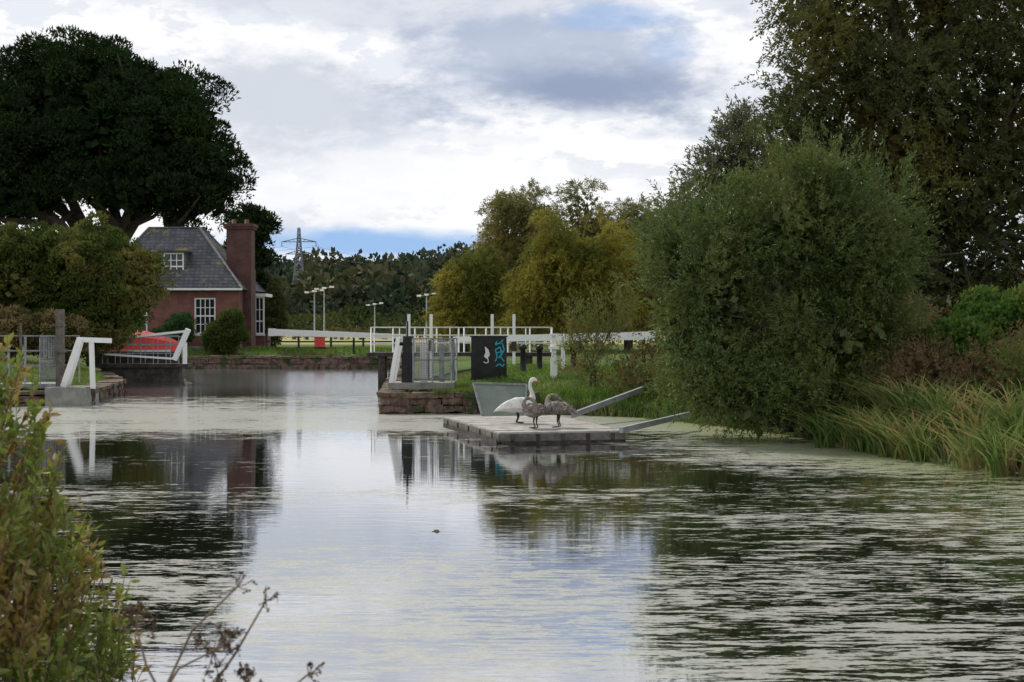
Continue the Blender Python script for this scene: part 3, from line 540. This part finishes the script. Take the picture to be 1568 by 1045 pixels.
# ------------------------------------------------------------ left lock structures
mb=MB(); mb.box(-14.0,-12.85,42.6,44.2,-.6,.56,2); mb.box(-16.5,-13.9,43.5,44.8,.5,.64,3)
mb.beam((-13.85,43.6,.56),(-13.85,43.6,2.92),.22,.22,1); mb.box(-14.0,-13.7,43.4,43.8,1.6,1.7,1); mb.box(-13.98,-13.72,43.45,43.75,2.4,2.46,1)
mb.beam((-13.1,43.2,2.04),(-13.62,43.2,.56),.2,.18,0); mb.beam((-13.22,43.2,2.0),(-12.28,43.6,1.96),.18,.15,0); mb.beam((-12.82,43.35,1.95),(-12.78,43.35,.5),.13,.13,0); mb.beam((-13.3,43.9,1.9),(-13.7,43.9,.6),.12,.12,0)
rail(mb,(-16.4,43.7),(-14.5,43.7),.64,2.1,4,.022,3,3); rail(mb,(-16.4,44.7),(-13.6,44.7),.64,2.1,5,.02,3,3)
for x in np.arange(-14.45,-13.95,.05): mb.box(x-.012,x+.012,43.7,43.72,.7,2.05,3)
for z in(2.07,1.4,.75): mb.tube([(-14.5,43.71,z),(-13.95,43.71,z)],.025,6,3)
mb.box(-15.1,-15.04,43.6,43.66,.6,2.5,1)
mb.build('lock_gate_platform',[m_white,m_oldwood,m_conc,m_grey])
mb=MB(); mb.box(-18,-14.0,61.4,62.3,.62,.78,1); mb.box(-17.8,-14.4,61.6,62.1,-.4,.62,1)
rail(mb,(-17.7,61.45),(-14.4,61.45),.78,2.0,6,.022,3,2); rail(mb,(-17.7,62.25),(-14.4,62.25),.78,1.95,6,.02,3,2)
mb.beam((-13.95,61.3,2.28),(-14.55,61.3,.95),.26,.2,0); mb.beam((-13.95,61.3,2.2),(-17.2,61.3,1.86),.1,.1,0); mb.beam((-14.1,61.3,.78),(-14.1,61.3,1.7),.16,.16,0); mb.beam((-14.55,61.3,1.0),(-17.6,61.3,1.2),.08,.08,0)
mb.build('lock_gate',[m_white,m_dark,m_grey])
# boat with red cover
mb=MB(); L0,L1=-19.6,-15.4; secs=[]
for t in np.linspace(0,1,9):
    x=L0+(L1-L0)*t; w_=.75*math.sin(math.pi*min(1,.25+t*.75))**.6 if t<1 else .12; secs.append([(x,66-w_,1.25),(x,66-w_*.8,.35),(x,66,-.05),(x,66+w_*.8,.35),(x,66+w_,1.25)])
V=np.array(secs).reshape(-1,3); Fq=[[i*5+k,(i+1)*5+k,(i+1)*5+k+1,i*5+k+1] for i in range(8) for k in range(4)]; mb.add(V,Fq,0)
secs=[]
for t in np.linspace(0,1,9):
    x=L0+(L1-L0)*t; w_=.8*math.sin(math.pi*min(1,.25+t*.75))**.6 if t<1 else .14; h_=1.3+.95*math.sin(math.pi*(.2+.72*t))**.7+.05*math.sin(t*25); secs.append([(x,66-w_,1.22),(x,66-w_*.6,1.25+(h_-1.25)*.7),(x,66,h_),(x,66+w_*.6,1.25+(h_-1.25)*.7),(x,66+w_,1.22)])
V=np.array(secs).reshape(-1,3); mb.add(V,Fq,1)
mb.beam((L0,65.2,1.27),(L1-.3,65.35,1.27),.04,.10,2); mb.build('covered_boat',[m_dark,m_red,m_white])
mb=MB(); mb.box(-12.0,-11.3,86,86.4,1.0,1.15,1); mb.box(-11.95,-11.35,86,86.35,1.15,1.75,0); mb.box(-12,-11.3,85.96,86.4,1.75,1.82,0); mb.build('lifebuoy_box',[m_red,m_dark])
# ------------------------------------------------------------ pylon, floodlights
mb=MB(); px_,py_=-52.4,350; zb=2.; zt=26.6
def wid(z): t=(z-zb)/(zt-zb); return 2.3*(1-t)**1.3+.24
zs=[zb+(zt-zb)*q for q in(0,.14,.28,.41,.52,.61,.69,.77,.83,.89,.95,1)]
for sx in(-1,1):
    for sy in(-1,1): mb.tube([(px_+sx*wid(z),py_+sy*wid(z),z) for z in zs],.13,4)
for z0,z1 in zip(zs[:-1],zs[1:]):
    a_,b_=wid(z0),wid(z1)
    for sy in(-1,1):
        mb.tube([(px_-a_,py_+sy*a_,z0),(px_+b_,py_+sy*b_,z1)],.075,4); mb.tube([(px_+a_,py_+sy*a_,z0),(px_-b_,py_+sy*b_,z1)],.075,4); mb.tube([(px_-b_,py_+sy*b_,z1),(px_+b_,py_+sy*b_,z1)],.075,4)
for z,hw in((23.2,4.2),(20.2,3.2)):
    for s in(-1,1):
        mb.tube([(px_,py_,z+.9),(px_+s*hw,py_,z)],.1,4); mb.tube([(px_,py_,z),(px_+s*hw,py_,z)],.1,4); mb.tube([(px_+s*hw,py_,z),(px_+s*hw,py_,z-1.2)],.09,4)
        for k in range(4):
            t=k/4; mb.tube([(px_+s*hw*t,py_,z),(px_+s*hw*(t+.12),py_,z+.9*(1-t-.12))],.055,3)
for (hw,z) in((-4.2,22),(4.2,22),(3.2,19),(-3.2,19)):
    for ex,ey in((130,80),(-190,-60)):
        mb.tube([(px_+hw+ex*t,py_+ey*t,z-10*4*t*(1-t)*.5-(8*t)) for t in np.linspace(0,1,14)],.035,3)
mb.build('electricity_pylon',[surf('pylon_steel',(.15,.17,.19),(.2,.22,.24),1,.6,0)])
for x,y,h_ in((-19.8,150,6.4),(-21.1,152,6.1),(-9.0,150,5.7),(-16.4,170,5)):
    mb=MB(); mb.tube([(x,y,.7),(x,y,h_)],[.09,.06],6)
    mb.tube([(x-.9,y,h_-.15),(x+.9,y,h_+.15)],.05,5)
    for s in(-.8,0,.8): mb.box(x+s-.22,x+s+.22,y-.3,y+.1,h_-.04+s*.15,h_+.12+s*.15,1,jit=.04)
    mb.build('floodlight_mast',[m_grey,m_white])
# ------------------------------------------------------------ pontoon
mb=MB(); A=np.array([-1.62,33.9]);B_=np.array([-.25,28.9]);C_=np.array([2.35,29.5]);Dd=np.array([1.05,34.5])
nb=22
for i in range(nb):
    t0=i/nb;t1=(i+1)/nb-.004; q=[A+(B_-A)*t0,Dd+(C_-Dd)*t0,Dd+(C_-Dd)*t1,A+(B_-A)*t1]; z=.245+rng.uniform(-.006,.006)
    V=[(*p,z-.04) for p in q]+[(*p,z) for p in q]; mb.add(V,[[0,3,2,1],[4,5,6,7],[0,1,5,4],[1,2,6,5],[2,3,7,6],[3,0,4,7]],0)
cen=(A+B_+C_+Dd)/4
for a_,b_ in((A,B_),(B_,C_),(C_,Dd),(Dd,A)):
    a2=a_+(cen-a_)*.01;b2=b_+(cen-b_)*.01; mb.beam((*a2,.13),(*b2,.13),.07,.15,1); mb.beam((*(a_+(cen-a_)*.04),.02),(*(b_+(cen-b_)*.04),.02),.2,.16,2)
    for k in range(5):
        t=(k+.5)/5; c_=a_+(b_-a_)*t; mb.box(c_[0]-.04,c_[0]+.04,c_[1]-.04,c_[1]+.04,.06,.2,2)
mb.build('wooden_pontoon',[m_plank,m_oldwood,m_dark])
mb=MB(); mb.beam((1.45,34.1,.27),(3.45,37.6,.74),.08,.13,0); mb.beam((2.25,29.4,.25),(4.1,32.9,.36),.08,.12,0)
mb.build('gangway_rails',[surf('aluminium',(.26,.28,.29),(.36,.38,.39),3,.5,.05,metal=.2)])
mb=MB(); V=[(-1.0,36.9,.93),(.38,37.1,.88),(.32,36.5,.04),(-.74,36.4,.04)]
V2=[(x,y+.06,z) for x,y,z in V]; mb.add(V+V2,[[0,1,2,3],[7,6,5,4],[0,4,5,1],[1,5,6,2],[2,6,7,3],[3,7,4,0]],0)
for a_,b_ in((0,1),(1,2),(3,0)): mb.beam((V[a_][0],V[a_][1]-.02,V[a_][2]),(V[b_][0],V[b_][1]-.02,V[b_][2]),.05,.05,1)
mb.build('ramp_board',[surf('green_board',(.17,.21,.17),(.23,.26,.22),2,.7,.1),m_grey])
# ------------------------------------------------------------ swans
def bird(name,x,y,z,ang,path,wx,wz,mats,legs=.25,s=1.,wing=True,bill=3):
    mb=MB(); ca,sa=math.cos(ang),math.sin(ang)
    def T(p): p=np.array(p,float)*s; return np.array([x+p[0]*ca-p[1]*sa,y+p[0]*sa+p[1]*ca,z+p[2]])
    P_=np.array(path,float); wx=np.array(wx,float);wz=np.array(wz,float); n=len(P_); out_=[]
    A_=np.concatenate([P_,wx[:,None],wz[:,None]],1)
    for i in range(n-1):
        p0,p1,p2,p3=A_[max(i-1,0)],A_[i],A_[i+1],A_[min(i+2,n-1)]
        for k in range(4):
            t=k/4; out_.append(.5*((2*p1)+(-p0+p2)*t+(2*p0-5*p1+4*p2-p3)*t*t+(-p0+3*p1-3*p2+p3)*t**3))
    out_.append(A_[-1]); O=np.array(out_); cut=len(O)-1-bill*4+2
    side=(-sa,ca,0)
    pts=[T(p) for p in O[:,:3]]
    mb.tube(pts[:cut+1],np.maximum(O[:cut+1,3],.004)*s,14,0,True,np.maximum(O[:cut+1,4],.004)*s,side)
    mb.tube(pts[cut:],np.maximum(O[cut:,3],.003)*s,10,1,True,np.maximum(O[cut:,4],.003)*s,side)
    if wing:
        dz=legs-.25
        for sg in(-1,1):
            w=[(.24,sg*.11,.44+dz),(.12,sg*.165,.46+dz),(-.05,sg*.165,.45+dz),(-.22,sg*.12,.42+dz),(-.40,sg*.04,.37+dz)]
            mb.tube([T(p) for p in w],np.array([.01,.05,.055,.035,.006])*s,10,2,True,np.array([.03,.13,.14,.085,.012])*s,side)
            for j in range(5):
                mb.tube([T((-.05-.03*j,sg*(.2-.02*j),.38+.02*j+dz)),T((-.3-.02*j,sg*(.12-.015*j),.33+.025*j+dz))],np.array([.016,.004])*s,5,2)
    if legs>.1:
        for sg in(-1,1):
            mb.tube([T((0,sg*.07,legs+.06)),T((.02,sg*.075,legs*.55)),T((-.02,sg*.075,.03))],np.array([.035,.016,.013])*s,7,3)
            f=[T((-.03,sg*.075,.02)),T((.12,sg*.075-.05,.006)),T((.14,sg*.075,.008)),T((.12,sg*.075+.05,.006))]; mb.add(f,[[0,1,2,3]],3)
            for q in f[1:]: mb.tube([f[0],q],.008*s,5,3)
    return mb.build(name,mats)
fw_=surf('white_feathers',(.76,.76,.73),(.58,.57,.53),9,.8,.3); fb=surf('brown_feathers',(.16,.13,.11),(.30,.26,.23),14,.85,.6,c3=(.42,.39,.36),s3=9,lo3=.52,hi3=.66)
fb2=surf('cygnet_wing_feathers',(.11,.09,.075),(.26,.22,.19),22,.85,.6,c3=(.40,.37,.33),s3=16,lo3=.5,hi3=.62)
orange=surf('orange_bill',(.55,.18,.04),(.5,.15,.03)); greyb=surf('grey_bill',(.10,.085,.085),(.14,.12,.12)); legm=surf('leg',(.03,.03,.032),(.05,.05,.05))
# adult standing behind the cygnets, neck raised
path=[(-.52,0,.24),(-.38,0,.31),(-.16,0,.37),(.08,0,.38),(.24,0,.43),(.32,0,.53),(.325,0,.64),(.29,0,.75),(.28,0,.86),(.31,0,.935),(.365,0,.955),(.41,0,.94),(.45,0,.915),(.49,0,.895)]
bird('adult_swan',.12,31.6,.25,math.radians(-8),path,[.01,.08,.17,.19,.15,.085,.05,.04,.036,.042,.042,.03,.024,.016],[.01,.06,.14,.17,.15,.085,.05,.042,.038,.045,.042,.024,.016,.008],[fw_,orange,fw_,legm],legs=.22,s=1.02,bill=2)
path=[(-.42,0,.36),(-.30,0,.40),(-.12,0,.42),(.07,0,.40),(.21,0,.43),(.29,0,.52),(.31,.01,.62),(.26,.03,.695),(.17,.06,.70),(.10,.10,.655),(.06,.13,.60),(.03,.15,.56),(.01,.16,.53)]
w1=[.01,.07,.15,.17,.125,.07,.045,.04,.042,.045,.03,.022,.012]; w2=[.01,.05,.13,.155,.13,.075,.045,.04,.042,.045,.026,.014,.007]
bird('cygnet',.50,30.0,.25,math.radians(205),path,w1,w2,[fb,greyb,fb2,legm],s=.90,bill=2)
path=[(-.42,0,.30),(-.30,0,.36),(-.12,0,.42),(.07,0,.43),(.20,0,.48),(.25,-.01,.58),(.24,-.02,.67),(.17,-.04,.715),(.08,-.07,.69),(.01,-.10,.63),(-.04,-.12,.58),(-.07,-.13,.54),(-.09,-.14,.51)]
bird('cygnet',1.0,30.3,.25,math.radians(165),path,w1,w2,[fb,greyb,fb2,legm],s=.95,bill=2)
bird('mallard_duck',-13.2,58,-.02,2.4,[(-.22,0,.08),(-.15,0,.07),(0,0,.06),(.12,0,.07),(.17,0,.12),(.18,0,.18),(.21,0,.21),(.25,0,.205),(.29,0,.19)],[.01,.05,.09,.08,.045,.03,.038,.02,.012],[.01,.04,.07,.07,.045,.03,.035,.012,.005],[fb,orange,fb2,legm],legs=0,s=1.2,wing=False,bill=2)
mb=MB(); mb.tube([(-.93,16.6,.0),(-.89,16.65,.01),(-.84,16.6,.0)],[.005,.006,.003],5,1); leaves(mb,np.array([[-.9,16.6,.005],[-.87,16.62,.005]]),nrm(np.array([[.5,.2,.12],[-.5,.3,.1]])),.055,.03,0,np.array([.8,.9])); mb.build('floating_leaf',[br,bark])
# ------------------------------------------------------------ foreground bush
fl=leafmat('foreground_leaves',(.11,.16,.025),(.28,.34,.06),.4,(.30,.20,.06),3.5,gloss=.04)
mb=MB(); nS=900
for i in range(nS):
    bx=rng.uniform(-2.15,-1.29); by=4.1+rng.random()*.9; ztop=np.interp(bx,[-2.1,-1.66,-1.56,-1.46,-1.38,-1.28],[2.5,2.36,2.05,1.82,1.66,1.4])
    zt_=ztop-abs(rng.normal())*.45 if rng.random()<.6 else rng.uniform(.8,ztop)
    if zt_<.75: continue
    ln=rng.uniform(.18,.42); p2=np.array([bx,by,zt_]); p0=p2-np.array([rng.uniform(.0,.16),rng.normal()*.06,ln]); p1=(p0+p2)/2+rng.normal(size=3)*.015
    mb.tube([p0,p1,p2],[.0028,.002,.001],4,1)
    m=26; t=rng.uniform(.02,1,m)[:,None]; Pq=(1-t)**2*p0+2*t*(1-t)*p1+t*t*p2; dd=nrm(p2-p0)
    Dq=nrm(dd*.7+rng.normal(size=(m,3))*.6); L_=.040*rng.uniform(.6,1.25,m)[:,None]; w_=nrm(np.cross(Dq,runit(m))); nn_=np.cross(Dq,w_); wd=L_*.40
    V=np.stack([Pq,Pq+Dq*L_*.35+w_*wd*.5+nn_*L_*.06,Pq+Dq*L_*.75+w_*wd*.35+nn_*L_*.05,Pq+Dq*L_,Pq+Dq*L_*.75-w_*wd*.35+nn_*L_*.05,Pq+Dq*L_*.35-w_*wd*.5+nn_*L_*.06,Pq+Dq*L_*.5],1)
    b_=np.arange(m)[:,None]*7; Fq=np.concatenate([b_+[[0,1,6,5]],b_+[[1,2,3,6]],b_+[[5,6,3,4]]],0); r_=np.clip(rng.random()*.5+rng.uniform(0,.5,m),0,1)
    mb.add(V.reshape(-1,3),Fq,0,np.tile(r_,3))
for i in range(16):
    b0=np.array([-2.0+.5*rng.random(),4.3+.7*rng.random(),.3]); mb.tube([b0,b0+[.03,0,.6],b0+[.1,.02,1.1]],[.010,.007,.003],5,1)
mb.build('foreground_privet_bush',[fl,surf('twig',(.14,.075,.05),(.2,.12,.08))])
# dried umbels
ub=surf('dried_seed',(.06,.035,.025),(.13,.075,.05),30,.9,.2); us=surf('dried_stem',(.22,.165,.12),(.16,.11,.08),20,.9,.2)
def umbel(mb,b,c,R_,nr,dens=16):
    b=np.array(b,float);c=np.array(c,float); up=nrm(c-b); mb.tube([b,(b+c)/2+rng.normal(size=3)*.012,c],[.0032,.0026,.002],6,0)
    for i in range(nr):
        v=nrm(up*.6+runit(1)[0]*.95); e=c+v*R_*rng.uniform(.7,1.1); mb.tube([c,(c+e)/2-[0,0,.003],e],[.0014,.0012,.001],4,0)
        for j in range(dens):
            q=e+rng.normal(size=3)*R_*.11; mb.tube([e,q],.0006,3,0)
            for _ in range(2): leaves(mb,q[None]-[0,0,.002],runit(1),.008,.006,1,np.array([.5]))
mb=MB(); J=np.array([-.74,3.0,1.62]); mb.tube([(-.80,3.0,.4),(-.78,3.0,1.2),J],[.005,.004,.0035],7,0)
umbel(mb,J,(-.625,2.97,1.72),.06,17,13); umbel(mb,J,(-.80,3.02,1.76),.05,13,12); umbel(mb,J,(-.58,3.0,1.85),.035,8,2); umbel(mb,(-.66,3.0,1.6),(-.52,3.0,1.82),.03,8,2); umbel(mb,(-.62,3.0,1.5),(-.43,3.0,1.665),.03,8,3); umbel(mb,(-.66,3.0,1.5),(-.56,3.0,1.64),.04,10,8)
mb.tube([(-.78,3.0,1.1),(-.70,3,1.4),(-.66,3,1.6)],.003,5,0); mb.tube([(-.72,3.0,1.2),(-.66,3,1.4),(-.62,3,1.5)],.003,5,0)
mb.build('dried_hogweed',[us,ub])
